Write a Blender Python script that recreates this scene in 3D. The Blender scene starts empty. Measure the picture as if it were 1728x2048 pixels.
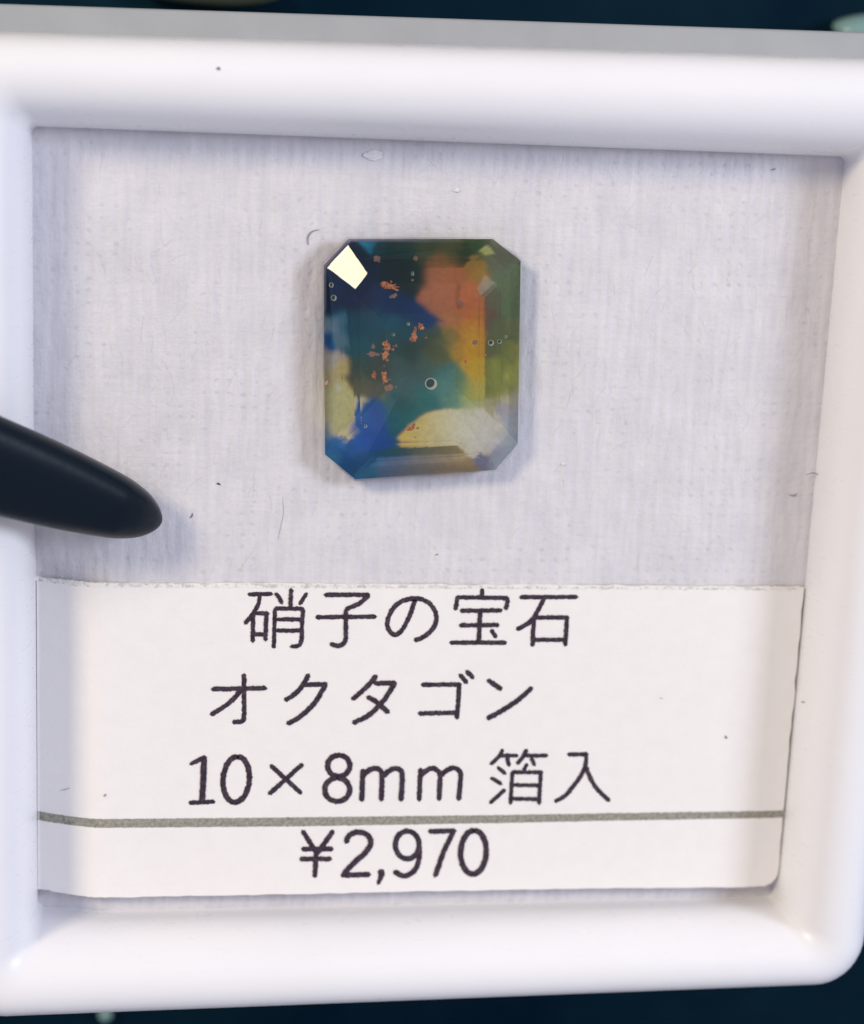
import bpy, bmesh, math, random
import numpy as np
from mathutils import Vector, Matrix

# ---------------------------------------------------------------- camera, world, lamps, exposure
# 1 Blender unit = 10 mm; everything below is written in millimetres and scaled by U
U = 0.1
SC = bpy.context.scene
SC.unit_settings.scale_length = 0.01
COL = SC.collection
CAM_R = np.array([[0.98793995, -0.00714504, -0.15467255],
                  [0.03973768, 0.97717714, 0.20867617],
                  [0.14965149, -0.21230585, 0.96567627]])
CAM_P = np.array([-11.9835882, 17.1854830, 74.1145983])
F_PX = 3765.43
cam_d = bpy.data.cameras.new('camera')
cam = bpy.data.objects.new('camera', cam_d)
COL.objects.link(cam)
M4 = Matrix([[*CAM_R[i], CAM_P[i] * U] for i in range(3)] + [[0, 0, 0, 1]])
cam.matrix_world = M4
cam_d.sensor_fit = 'HORIZONTAL'
cam_d.sensor_width = 36.0
cam_d.lens = F_PX / 1728 * 36
cam_d.clip_start = 0.1
cam_d.clip_end = 500
cam_d.dof.use_dof = True
cam_d.dof.focus_distance = 7.45
cam_d.dof.aperture_fstop = 0.60
SC.camera = cam

world = bpy.data.worlds.new('World')
SC.world = world
world.use_nodes = True
bg = world.node_tree.nodes['Background']
bg.inputs['Color'].default_value = (0.87, 0.87, 1.0, 1)
bg.inputs['Strength'].default_value = 0.48

SC.view_settings.view_transform = 'Standard'
SC.view_settings.look = 'None'
SC.view_settings.exposure = 0.04
SC.view_settings.gamma = 1.0
SC.cycles.use_denoising = True
SC.cycles.sample_clamp_indirect = 6.0

def un(x, y, z):
    """the point at height z (mm) seen at pixel x, y of the 1728 x 2048 picture"""
    d = CAM_R @ np.array([(x - 864) / F_PX, -(y - 1024) / F_PX, -1.0])
    t = (z - CAM_P[2]) / d[2]
    return CAM_P + t * d

def proj(P):
    q = (np.asarray(P) - CAM_P) @ CAM_R
    return 864 + F_PX * q[..., 0] / -q[..., 2], 1024 - F_PX * q[..., 1] / -q[..., 2]

# gem facets first: the lamp stands where the corner facet mirrors it
SINK = 0.85                                  # how far the stone settles into the felt
Z_GIRDLE, Z_RIM, Z_TABLE = 1.68 - SINK, 1.74 - SINK, 2.46 - SINK
GIRDLE_PX = [(645, 528), (695, 475), (988, 475), (1044, 519), (1038, 891), (993, 943), (709, 962), (648, 912)]
RIM_PX = [(654, 535), (696, 490), (985, 485), (1037, 524), (1032, 887), (989, 937), (712, 954), (655, 908)]
TABLE_PX = [(711, 578), (735, 547), (925, 548), (960, 600), (960, 826), (912, 881), (770, 888), (722, 850)]
def on_plane(px, p0, nv):
    d = un(*px, 0.0) - CAM_P
    return CAM_P + d * ((p0 - CAM_P) @ nv) / (d @ nv)
TP = np.array([un(x, y, Z_TABLE) for x, y in TABLE_PX])
RP = np.array([un(x, y, Z_RIM) for x, y in RIM_PX])
for i in (0,):                              # the flashing corner facet is one flat plane
    nv = np.cross(TP[i + 1] - TP[i], RP[i] - TP[i])
    RP[i + 1] = on_plane(RIM_PX[i + 1], TP[i], nv)
f_a, f_b, f_c = RP[0], RP[1], TP[1]
nrm = np.cross(f_c - f_a, f_b - f_a)
nrm /= np.linalg.norm(nrm)
if nrm[2] < 0:
    nrm = -nrm
mid = (f_a + f_b + f_c) / 3
vv = CAM_P - mid
vv /= np.linalg.norm(vv)
REFL = 2 * (nrm @ vv) * nrm - vv

def lamp(name, pos_mm, aim_mm, size, power, color):
    d = bpy.data.lights.new(name, 'AREA')
    d.shape = 'DISK'
    d.size = size * U
    d.energy = power
    d.color = color
    o = bpy.data.objects.new(name, d)
    COL.objects.link(o)
    o.location = Vector(pos_mm) * U
    v = Vector(aim_mm) - Vector(pos_mm)
    o.rotation_euler = v.to_track_quat('-Z', 'Y').to_euler()
    return o
lamp('case_lamp_warm', mid + REFL * 300, (0, 0, 0), 76, 5000, (1.0, 0.84, 0.58))
lamp('case_lamp_cool', (222, 84, 186), (0, 0, 0), 90, 4800, (0.81, 0.87, 1.0))

# ---------------------------------------------------------------- helpers
def tag(o, label=None, cat=None, group=None, kind=None):
    if label: o['label'] = label
    if cat: o['category'] = cat
    if group: o['group'] = group
    if kind: o['kind'] = kind
    return o

def mesh_obj(name, verts, faces, mat=None, parent=None, smooth=False):
    me = bpy.data.meshes.new(name)
    me.from_pydata([tuple(float(c) * U for c in v) for v in verts], [], faces)
    me.validate()
    if smooth:
        me.polygons.foreach_set('use_smooth', [True] * len(me.polygons))
    if mat: me.materials.append(mat)
    o = bpy.data.objects.new(name, me)
    COL.objects.link(o)
    if parent: o.parent = parent
    return o

def empty(name):
    o = bpy.data.objects.new(name, None)
    COL.objects.link(o)
    return o

def lin(c):
    out = []
    for v in c:
        v = v / 255.0
        out.append(v / 12.92 if v <= 0.04045 else ((v + 0.055) / 1.055) ** 2.4)
    return tuple(out) + (1.0,)

def material(name, color, rough=0.5, spec=0.5, metallic=0.0, coat=0.0):
    m = bpy.data.materials.new(name)
    m.use_nodes = True
    b = m.node_tree.nodes['Principled BSDF']
    b.inputs['Base Color'].default_value = color
    b.inputs['Roughness'].default_value = rough
    b.inputs['Specular IOR Level'].default_value = spec
    b.inputs['Metallic'].default_value = metallic
    b.inputs['Coat Weight'].default_value = coat
    return m, m.node_tree, b

def nd(nt, typ, **kw):
    n = nt.nodes.new(typ)
    for k, v in kw.items():
        if k in n.inputs: n.inputs[k].default_value = v
        else: setattr(n, k, v)
    return n

def obj_coords(nt, scale=(1, 1, 1)):
    tc = nd(nt, 'ShaderNodeTexCoord')
    mp = nd(nt, 'ShaderNodeMapping')
    mp.inputs['Scale'].default_value = scale
    nt.links.new(tc.outputs['Object'], mp.inputs['Vector'])
    return mp.outputs['Vector']

def noise(nt, vec, scale, detail=4, rough=0.55):
    n = nd(nt, 'ShaderNodeTexNoise')
    n.inputs['Scale'].default_value = scale
    n.inputs['Detail'].default_value = detail
    n.inputs['Roughness'].default_value = rough
    nt.links.new(vec, n.inputs['Vector'])
    return n.outputs['Fac']

def ramp(nt, fac, stops):
    r = nd(nt, 'ShaderNodeValToRGB')
    el = r.color_ramp.elements
    while len(el) < len(stops): el.new(0.5)
    for e, (p, c) in zip(el, stops):
        e.position = p
        e.color = c if len(c) == 4 else (*c, 1)
    nt.links.new(fac, r.inputs['Fac'])
    return r.outputs['Color']

def bump(nt, b, height, strength, dist):
    n = nd(nt, 'ShaderNodeBump')
    n.inputs['Strength'].default_value = strength
    n.inputs['Distance'].default_value = dist
    nt.links.new(height, n.inputs['Height'])
    if b.inputs['Normal'].is_linked:
        nt.links.new(b.inputs['Normal'].links[0].from_socket, n.inputs['Normal'])
    nt.links.new(n.outputs['Normal'], b.inputs['Normal'])

rng = random.Random(7)
nrng = np.random.default_rng(5)

# ---------------------------------------------------------------- materials
m_plastic, nt, b = material('white_plastic', (0.84, 0.84, 0.88, 1), 0.34, 0.4)
v = obj_coords(nt)
b.inputs['Subsurface Weight'].default_value = 0.0
nt.links.new(ramp(nt, noise(nt, v, 1.2, 3), [(0.3, (0.825, 0.825, 0.865)), (0.7, (0.85, 0.85, 0.885))]), b.inputs['Base Color'])
bump(nt, b, noise(nt, v, 28, 3), 0.05, 0.01)
bump(nt, b, noise(nt, v, 3.5, 2), 0.06, 0.05)
nt.links.new(ramp(nt, noise(nt, obj_coords(nt, (1, 6, 1)), 9, 4, 0.7), [(0.35, (0.26, 0.26, 0.26)), (0.7, (0.46, 0.46, 0.46))]), b.inputs['Roughness'])

m_skirt, nt, b = material('grey_plastic', (0.36, 0.38, 0.40, 1), 0.4, 0.4)
v = obj_coords(nt)
nt.links.new(ramp(nt, noise(nt, v, 3, 3), [(0.3, (0.33, 0.345, 0.365)), (0.7, (0.38, 0.395, 0.415))]), b.inputs['Base Color'])

# felt: fluffy nonwoven with small pits and streaks along y
m_felt, nt, b = material('felt', (0.7, 0.69, 0.71, 1), 0.95, 0.1)
v = obj_coords(nt)
def math_node(op, a_, b_=None):
    n_ = nd(nt, 'ShaderNodeMath', operation=op)
    for k_, q_ in enumerate((a_, b_)):
        if q_ is None: continue
        if isinstance(q_, (int, float)): n_.inputs[k_].default_value = q_
        else: nt.links.new(q_, n_.inputs[k_])
    return n_.outputs[0]
def remap(val, lo, hi, smooth=True):
    n_ = nd(nt, 'ShaderNodeMapRange')
    if smooth: n_.interpolation_type = 'SMOOTHSTEP'
    n_.inputs['From Min'].default_value = lo
    n_.inputs['From Max'].default_value = hi
    nt.links.new(val, n_.inputs['Value'])
    return n_.outputs[0]
# threads wander a little: bend the coordinates with noise
wn = nd(nt, 'ShaderNodeTexNoise')
wn.inputs['Scale'].default_value = 7
wn.inputs['Detail'].default_value = 3
nt.links.new(v, wn.inputs['Vector'])
wsub = nd(nt, 'ShaderNodeVectorMath', operation='SUBTRACT')
wsub.inputs[1].default_value = (0.5, 0.5, 0.5)
nt.links.new(wn.outputs['Color'], wsub.inputs[0])
wsc = nd(nt, 'ShaderNodeVectorMath', operation='SCALE')
wsc.inputs['Scale'].default_value = 0.065
nt.links.new(wsub.outputs[0], wsc.inputs[0])
wad = nd(nt, 'ShaderNodeVectorMath', operation='ADD')
nt.links.new(v, wad.inputs[0])
nt.links.new(wsc.outputs[0], wad.inputs[1])
sep = nd(nt, 'ShaderNodeSeparateXYZ')
nt.links.new(wad.outputs[0], sep.inputs[0])
PITCH = 0.050
sx = math_node('SINE', math_node('MULTIPLY', sep.outputs[0], 2 * math.pi / PITCH))
sy = math_node('SINE', math_node('MULTIPLY', sep.outputs[1], 2 * math.pi / (PITCH * 0.96)))
hole = remap(math_node('MULTIPLY', math_node('ADD', sx, 1.0), math_node('ADD', sy, 1.0)), 1.9, 3.9)   # 1 in the eyelets of the gauze
warp_th = math_node('MULTIPLY', remap(sx, -1.0, 1.0), 1.0)
patch = remap(noise(nt, v, 3.0, 4, 0.6), 0.40, 0.70)
indiv = remap(noise(nt, v, 19, 2), 0.40, 0.62)
eye = math_node('MULTIPLY', math_node('MULTIPLY', hole, patch), indiv)
v2 = obj_coords(nt, (1, 0.10, 1))
streak = noise(nt, v2, 34, 3, 0.6)
v3 = obj_coords(nt, (0.12, 1, 1))
streakx = noise(nt, v3, 34, 3, 0.6)
fine = noise(nt, v, 110, 4, 0.7)
fuzz = noise(nt, v, 30, 5, 0.65)
mott = noise(nt, v, 5, 4, 0.6)
bump(nt, b, fine, 0.10, 0.02)
bump(nt, b, fuzz, 0.24, 0.02)
bump(nt, b, streak, 0.11, 0.03)
bump(nt, b, streakx, 0.08, 0.03)
bump(nt, b, math_node('MULTIPLY', eye, -1.0), 0.14, 0.03)
bump(nt, b, math_node('MULTIPLY', warp_th, -1.0), 0.10, 0.015)
cr = ramp(nt, math_node('ADD', math_node('MULTIPLY', mott, 0.5), math_node('MULTIPLY', streak, 0.5)), [(0.36, (0.62, 0.605, 0.65)), (0.64, (0.72, 0.70, 0.735))])
mx = nd(nt, 'ShaderNodeMix', data_type='RGBA')
mx.inputs[7].default_value = (0.50, 0.495, 0.52, 1)
nt.links.new(cr, mx.inputs[6])
nt.links.new(math_node('MULTIPLY', eye, 0.55), mx.inputs[0])
nt.links.new(mx.outputs[2], b.inputs['Base Color'])

m_fibre, nt, b = material('felt_fibre', (0.9, 0.89, 0.9, 1), 0.8, 0.1)
tl = nd(nt, 'ShaderNodeBsdfTranslucent')
tl.inputs['Color'].default_value = (0.9, 0.89, 0.9, 1)
fx = nd(nt, 'ShaderNodeMixShader')
nt.links.new(b.outputs[0], fx.inputs[1])
nt.links.new(tl.outputs[0], fx.inputs[2])
nt.links.new(fx.outputs[0], nt.nodes['Material Output'].inputs['Surface'])

m_paper, nt, b = material('paper', (0.8, 0.77, 0.75, 1), 0.85, 0.2)
v = obj_coords(nt)
nt.links.new(ramp(nt, noise(nt, v, 14, 5), [(0.3, (0.845, 0.815, 0.805)), (0.7, (0.865, 0.84, 0.83))]), b.inputs['Base Color'])
bump(nt, b, noise(nt, v, 60, 4), 0.12, 0.01)

m_ink, nt, b = material('ink', (0.035, 0.025, 0.035, 1), 0.75, 0.2)
v = obj_coords(nt)
nt.links.new(ramp(nt, noise(nt, v, 55, 4, 0.7), [(0.3, (0.024, 0.016, 0.026)), (0.52, (0.046, 0.031, 0.048)), (0.75, (0.11, 0.08, 0.095))]), b.inputs['Base Color'])

def line_mat(name, lo, hi, scale=70, p0=0.35, p1=0.65):
    m, nt, b = material(name, (0.3, 0.3, 0.25, 1), 0.85, 0.2)
    v = obj_coords(nt)
    nt.links.new(ramp(nt, noise(nt, v, scale, 4, 0.7), [(p0, lo), (p1, hi)]), b.inputs['Base Color'])
    return m
m_rule = line_mat('grey_print', (0.20, 0.195, 0.165), (0.40, 0.385, 0.33))
m_rule_cut = line_mat('grey_print_cut', (0.55, 0.55, 0.51), (0.85, 0.82, 0.80), 45, 0.38, 0.55)

m_tool, nt, b = material('black_tool', (0.0006, 0.0065, 0.0145, 1), 0.28, 0.2)
v = obj_coords(nt)
bump(nt, b, noise(nt, v, 40, 3), 0.04, 0.01)

m_table, nt, b = material('dark_table', (0.0015, 0.010, 0.022, 1), 0.6, 0.03)
v = obj_coords(nt)
nt.links.new(ramp(nt, noise(nt, v, 1.1, 3), [(0.35, (0.0005, 0.009, 0.021)), (0.7, (0.003, 0.018, 0.030))]), b.inputs['Base Color'])

m_teal, nt, b = material('teal_glass', (0.20, 0.34, 0.33, 1), 0.2, 0.5)
m_olive, nt, b = material('olive_glass', (0.045, 0.06, 0.035, 1), 0.3, 0.5)
m_lint, nt, b = material('dark_lint', (0.05, 0.05, 0.07, 1), 0.9, 0.1)
m_lint_grey, nt, b = material('grey_lint', (0.25, 0.24, 0.30, 1), 0.9, 0.1)
m_lint_faint, nt, b = material('faint_lint', (0.45, 0.44, 0.47, 1), 0.9, 0.1)
m_fluff, nt, b = material('white_fluff', (0.76, 0.74, 0.76, 1), 0.9, 0.1)

# clear cut glass: mirror by Fresnel, the rest is refracted
m_glass = bpy.data.materials.new('clear_glass')
m_glass.use_nodes = True
nt = m_glass.node_tree
nt.nodes.remove(nt.nodes['Principled BSDF'])
out = nt.nodes['Material Output']
fr = nd(nt, 'ShaderNodeFresnel', IOR=1.52)
tr = nd(nt, 'ShaderNodeBsdfRefraction', IOR=1.5)
tr.inputs['Roughness'].default_value = 0.0
tr.inputs['Color'].default_value = (0.98, 0.98, 0.98, 1)
gl = nd(nt, 'ShaderNodeBsdfGlossy')
gl.inputs['Roughness'].default_value = 0.03
ms = nd(nt, 'ShaderNodeMixShader')
geo = nd(nt, 'ShaderNodeNewGeometry')
io = nd(nt, 'ShaderNodeMapRange')            # the same mirror strength from either side of the glass
io.inputs['To Min'].default_value = 1.52
io.inputs['To Max'].default_value = 1 / 1.52
nt.links.new(geo.outputs['Backfacing'], io.inputs['Value'])
nt.links.new(io.outputs[0], fr.inputs['IOR'])
nt.links.new(fr.outputs[0], ms.inputs[0])
nt.links.new(tr.outputs[0], ms.inputs[1])
nt.links.new(gl.outputs[0], ms.inputs[2])
nt.links.new(ms.outputs[0], out.inputs['Surface'])

# coloured glass body: colour swirls and painted facet reflections stored per vertex, plus fine cloudiness
m_core, nt, b = material('coloured_glass', (0.1, 0.1, 0.1, 1), 0.35, 0.3)
at = nd(nt, 'ShaderNodeAttribute', attribute_name='swirl_and_reflections')
v = obj_coords(nt)
cl = nd(nt, 'ShaderNodeMix', data_type='RGBA', blend_type='MULTIPLY')
cl.inputs[0].default_value = 1.0
nt.links.new(at.outputs['Color'], cl.inputs[6])
nt.links.new(ramp(nt, noise(nt, v, 45, 5, 0.65), [(0.3, (0.90, 0.90, 0.90)), (0.7, (1.10, 1.10, 1.10))]), cl.inputs[7])
nt.links.new(cl.outputs[2], b.inputs['Base Color'])
thru = nd(nt, 'ShaderNodeBsdfTransparent')   # light also passes through the tinted glass to the felt
gam = nd(nt, 'ShaderNodeGamma')
gam.inputs['Gamma'].default_value = 0.6
nt.links.new(cl.outputs[2], gam.inputs['Color'])
nt.links.new(gam.outputs[0], thru.inputs['Color'])
mxs = nd(nt, 'ShaderNodeMixShader')
mxs.inputs[0].default_value = 0.18
nt.links.new(b.outputs[0], mxs.inputs[1])
nt.links.new(thru.outputs[0], mxs.inputs[2])
nt.links.new(mxs.outputs[0], nt.nodes['Material Output'].inputs['Surface'])

m_foil, nt, b = material('copper_foil', (0.6, 0.22, 0.09, 1), 0.5, 0.4, 0.3)
v = obj_coords(nt)
nt.links.new(ramp(nt, noise(nt, v, 95, 4, 0.7), [(0.36, (0.34, 0.11, 0.05)), (0.52, (0.80, 0.27, 0.10)), (0.68, (0.95, 0.52, 0.30))]), b.inputs['Base Color'])
m_foil_dull, nt, b = material('dull_foil', (0.38, 0.22, 0.16, 1), 0.5, 0.5, 0.2)
m_bubble, nt, b = material('bubble_glass', (0.82, 0.84, 0.66, 1), 0.1, 0.8)
m_bubble_in, nt, b = material('bubble_inside', (0.03, 0.10, 0.11, 1), 0.15, 0.5)

# ---------------------------------------------------------------- table
tbl = mesh_obj('table_top', [(-900, -900, -24), (900, -900, -24), (900, 900, -24), (-900, 900, -24)], [(0, 1, 2, 3)], m_table)
tag(tbl, 'dark navy table top under the white box', 'table', kind='structure')

# ---------------------------------------------------------------- display box
def rounded_quad(c, r, n=10):
    """outline of a quad (TL, TR, BR, BL) with corner radius r, counted clockwise"""
    pts = []
    c = [np.array(p, float) for p in c]
    for i in range(4):
        p, a, d = c[i], c[i - 1], c[(i + 1) % 4]
        u1 = (a - p) / np.linalg.norm(a - p)
        u2 = (d - p) / np.linalg.norm(d - p)
        for k in range(n):
            t = k / (n - 1)
            A, B = p + u1 * r, p + u2 * r
            # quarter arc by weighted quadratic
            w = 0.7071
            q = ((1 - t) ** 2 * A + 2 * w * t * (1 - t) * p + t * t * B) / ((1 - t) ** 2 + 2 * w * t * (1 - t) + t * t)
            pts.append(q)
        # straight run split up so that the walls carry a few vertices
        e0, e1 = p + u2 * r, c[(i + 1) % 4] - (c[(i + 1) % 4] - p) / np.linalg.norm(c[(i + 1) % 4] - p) * r
        for k in range(1, 8):
            pts.append(e0 + (e1 - e0) * k / 8)
    return pts

INNER = np.array([(-16.02, 15.98), (16.22, 16.0), (15.93, -16.32), (-15.98, -16.2)])
OUTER = np.array([(-19.45, 19.38), (19.75, 19.98), (19.40, -19.35), (-19.45, -19.62)])
def ring(f, z, r):
    q = INNER + (OUTER - INNER) * f
    return [(p[0], p[1], z) for p in rounded_quad(q, r)]
prof = [(0.0, -2.6, 0.28), (0.0, 0.0, 0.28), (0.015, 0.7, 0.3), (0.04, 1.3, 0.38), (0.085, 1.85, 0.55), (0.15, 2.3, 0.6), (0.23, 2.65, 0.7),
        (0.33, 2.92, 0.85), (0.45, 3.08, 1.05), (0.57, 3.12, 1.3), (0.68, 3.05, 1.5), (0.78, 2.88, 1.75), (0.87, 2.6, 1.95),
        (0.935, 2.2, 2.1), (0.975, 1.7, 2.2), (0.99, 1.0, 2.25), (1.0, -2.2, 2.3)]
rings = [ring(*p) for p in prof]
n = len(rings[0])
verts = [p for r in rings for p in r]
faces = [(k * n + i, (k + 1) * n + i, (k + 1) * n + (i + 1) % n, k * n + (i + 1) % n) for k in range(len(rings) - 1) for i in range(n)]
box = empty('display_box')
tag(box, 'square white plastic gem box with a rounded raised rim, open on top', 'gem box')
rim = mesh_obj('rim', verts, faces, m_plastic, box, True)
fl = [(p[0], p[1], -2.4) for p in rounded_quad(INNER * 1.004, 0.5)]
mesh_obj('floor_plate', fl, [tuple(range(len(fl)))], m_plastic, box)
SK = np.array([(-20.4, 20.42), (20.5, 21.02), (20.3, -20.3), (-20.4, -20.4)])
def sk_ring(d, z, r):
    return [(p[0], p[1], z) for p in rounded_quad(SK * (1 - d / 20), r)]
sk = [[(p[0], p[1], -1.1) for p in rounded_quad(INNER + (OUTER - INNER) * 0.97, 2.2)],
      sk_ring(0.14, -1.1, 2.6), sk_ring(0.04, -1.16, 2.65), sk_ring(0.0, -1.3, 2.7), sk_ring(0.1, -23.9, 2.6)]
verts = [p for r in sk for p in r]
faces = [(k * n + i, (k + 1) * n + i, (k + 1) * n + (i + 1) % n, k * n + (i + 1) % n) for k in range(len(sk) - 1) for i in range(n)]
mesh_obj('base_skirt', verts, faces, m_skirt, box, True)['label'] = 'grey outer base showing beyond the rim'

# ---------------------------------------------------------------- felt pad
def fbm(x, y, s, seed=0):
    r = np.random.default_rng(seed)
    h = np.zeros_like(x)
    for k in range(7):
        a = r.uniform(0, 2 * math.pi)
        w = s * r.uniform(0.6, 2.4)
        h += np.sin((x * math.cos(a) + y * math.sin(a)) * w + r.uniform(0, 6.28)) / (1 + 0.4 * k)
    return h / 3

GEM_C = np.array([-1.0, 7.6])
def pad_z(x, y):
    s = np.clip((-y - 1.7) / 1.6, 0, 1)
    z = -0.66 * s * s * (3 - 2 * s)
    d = np.hypot((x - GEM_C[0]) / 4.6, (y - GEM_C[1]) / 5.4)
    z = z - 0.78 * np.exp(-(d / 0.72) ** 6) - 0.10 * np.exp(-(d / 1.05) ** 4)
    z = z + 0.035 * fbm(x, y, 0.9, 3) + 0.02 * fbm(x, y, 3.0, 4)
    s2 = np.clip((-12.9 - x) / 2.9, 0, 1) * np.clip((1.5 - y) / 3.0, 0, 1)
    z = z - (0.62 + 0.5 * (1 - s)) * s2 ** 1.2
    xl, xr = -16.0, 16.075 + 0.0088 * y
    yb, yt = -16.26 - 0.0037 * x, 15.99
    ex = np.minimum(x - xl, xr - x)
    ey = np.minimum(y - yb, yt - y)
    e = np.clip(np.minimum(ex, ey), 0, 0.35) / 0.35
    return z - 0.05 * (1 - np.sqrt(1 - (1 - e) ** 2))
N = 190
us = np.concatenate([np.linspace(0, 0.022, 10)[:-1], np.linspace(0.022, 0.978, N), np.linspace(0.978, 1, 10)[1:]])
UU, VV = np.meshgrid(us, us)
PADQ = INNER * 1.001
X = (PADQ[3, 0] * (1 - UU) + PADQ[2, 0] * UU) * (1 - VV) + (PADQ[0, 0] * (1 - UU) + PADQ[1, 0] * UU) * VV
Y = (PADQ[3, 1] * (1 - UU) + PADQ[2, 1] * UU) * (1 - VV) + (PADQ[0, 1] * (1 - UU) + PADQ[1, 1] * UU) * VV
Z = pad_z(X, Y)
nx = ny = len(us)
verts = list(zip(X.ravel(), Y.ravel(), Z.ravel()))
faces = [(j * nx + i, j * nx + i + 1, (j + 1) * nx + i + 1, (j + 1) * nx + i) for j in range(ny - 1) for i in range(nx - 1)]
pad = mesh_obj('felt_pad', verts, faces, m_felt, None, True)
tag(pad, 'soft white felt pad lining the box beneath the gem and card', 'pad')
def tube(path, rad, sides=4, cap=True, taper=None):
    path = np.asarray(path, float)
    vs, fs = [], []
    m = len(path)
    for i in range(m):
        t = path[min(i + 1, m - 1)] - path[max(i - 1, 0)]
        t = t / (np.linalg.norm(t) + 1e-9)
        a = np.cross(t, (0, 0, 1.0))
        if np.linalg.norm(a) < 1e-3: a = np.cross(t, (1.0, 0, 0))
        a = a / np.linalg.norm(a)
        c = np.cross(a, t)
        r = rad * (taper[i] if taper is not None else 1)
        for s in range(sides):
            w = 2 * math.pi * s / sides
            vs.append(path[i] + r * (math.cos(w) * a + math.sin(w) * c))
    for i in range(m - 1):
        for s in range(sides):
            fs.append((i * sides + s, i * sides + (s + 1) % sides, (i + 1) * sides + (s + 1) % sides, (i + 1) * sides + s))
    if cap:
        fs.append(tuple(range(sides))[::-1])
        fs.append(tuple((m - 1) * sides + s for s in range(sides)))
    return vs, fs

def many_fibres(count, mat, name, seed, rad=(0.002, 0.004), ln=(0.3, 1.1)):
    r = random.Random(seed)
    V, Fc = [], []
    while count:
        x, y = r.uniform(-15.3, 15.5), r.uniform(-1.7, 15.3)
        if abs(x - GEM_C[0]) < 4.3 and abs(y - GEM_C[1]) < 5.2: continue
        a = r.gauss(math.pi / 2, 0.6)
        L, c = r.uniform(*ln), r.uniform(-0.9, 0.9)
        path = []
        px, py = x, y
        for i in range(6):
            zz = float(pad_z(np.array(px), np.array(py))) + 0.004 + 0.012 * math.sin(i / 5 * math.pi) * r.random()
            path.append((px, py, zz))
            px += math.cos(a) * L / 5
            py += math.sin(a) * L / 5
            a += c / 5
        if not (-15.4 < px < 15.6 and -1.75 < py < 15.5): continue
        vs, fs = tube(path, r.uniform(*rad), 3, False)
        o = len(V)
        V += vs
        Fc += [tuple(o + q for q in f) for f in fs]
        count -= 1
    ob = mesh_obj(name, V, Fc, mat, pad, True)
    ob['kind'] = 'stuff'
    return ob
many_fibres(260, m_fibre, 'felt_fibres', 11)

# ---------------------------------------------------------------- price card
Z_CARD = 0.13
def card_drop(x):
    s = np.clip((-13.35 - x) / 2.55, 0, 1)
    r = np.clip((x - 14.3) / 1.6, 0, 1)
    return -0.95 * s ** 1.4 - 0.03 * r ** 2
CARD_T = un(864, 1168, Z_CARD)[1]
def card_edges(x):
    """bottom and top edge of the card at x"""
    bot = np.interp(x, [-15.95, -14.0, -5, 3.5, 8.5, 14.2, 15.3, 15.6, 15.8, 15.9], [-15.2, -15.24, -15.3, -15.34, -15.38, -15.5, -15.46, -15.36, -15.15, -14.95])
    top = np.interp(x, [-16, -5, 5, 15.9], [un(190, 1166, Z_CARD)[1], un(600, 1168, Z_CARD)[1], un(1100, 1171, Z_CARD)[1], un(1590, 1174, Z_CARD)[1]])
    return bot, top
cx = np.concatenate([np.linspace(-15.97, -13.2, 26), np.linspace(-13.0, 14.2, 60), np.linspace(14.3, 15.90, 18)])
cyn = 26
def card_sheet(dz):
    vs = []
    r = np.random.default_rng(3)
    for i, x in enumerate(cx):
        b0, t0 = card_edges(x)
        t0 = t0 + r.normal(0, 0.018)
        b0 = b0 + r.normal(0, 0.012)
        for j in range(cyn):
            f = j / (cyn - 1)
            xx = x
            if i == len(cx) - 1:
                xx = x + r.normal(0, 0.02)
            if x > 14.5:                       # the right edge runs along the wall
                xx += (x - 14.5) / 1.4 * (0.09 + 0.0088 * (b0 + (t0 - b0) * f))
            vs.append((xx, b0 + (t0 - b0) * f, Z_CARD + float(card_drop(x)) + dz))
    return vs
vt, vb = card_sheet(0.0), card_sheet(-0.11)
m_ = len(cx)
idx = lambda i, j, o=0: o + i * cyn + j
o2 = len(vt)
faces = [(idx(i, j), idx(i + 1, j), idx(i + 1, j + 1), idx(i, j + 1)) for i in range(m_ - 1) for j in range(cyn - 1)]
faces += [(idx(i, j, o2), idx(i, j + 1, o2), idx(i + 1, j + 1, o2), idx(i + 1, j, o2)) for i in range(m_ - 1) for j in range(cyn - 1)]
for i in range(m_ - 1):
    faces.append((idx(i, 0, o2), idx(i + 1, 0, o2), idx(i + 1, 0), idx(i, 0)))
    faces.append((idx(i, cyn - 1), idx(i + 1, cyn - 1), idx(i + 1, cyn - 1, o2), idx(i, cyn - 1, o2)))
for j in range(cyn - 1):
    faces.append((idx(0, j), idx(0, j + 1), idx(0, j + 1, o2), idx(0, j, o2)))
    faces.append((idx(m_ - 1, j + 1), idx(m_ - 1, j), idx(m_ - 1, j, o2), idx(m_ - 1, j + 1, o2)))
card = mesh_obj('price_card', vt + vb, faces, m_paper)
tag(card, 'cream paper price card with four lines of dark print below the gem', 'price card')

def rule(name, pts_px, widths, mat, rough, seed):
    r = np.random.default_rng(seed)
    P = np.array([un(x, y, Z_CARD) for x, y in pts_px])
    xs = np.linspace(P[0][0], P[-1][0], 420)
    yc = np.interp(xs, P[:, 0], P[:, 1])
    w = np.interp(xs, P[:, 0], widths) * 0.0199 / 2
    vs = []
    for x, y, h in zip(xs, yc, w):
        z = Z_CARD + float(card_drop(x)) + 0.008
        vs.append((x, y - h + r.normal(0, rough), z))
        vs.append((x, y + h + r.normal(0, rough), z))
    fs = [(2 * i, 2 * i + 2, 2 * i + 3, 2 * i + 1) for i in range(len(xs) - 1)]
    return mesh_obj(name, vs, fs, mat, card)
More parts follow.
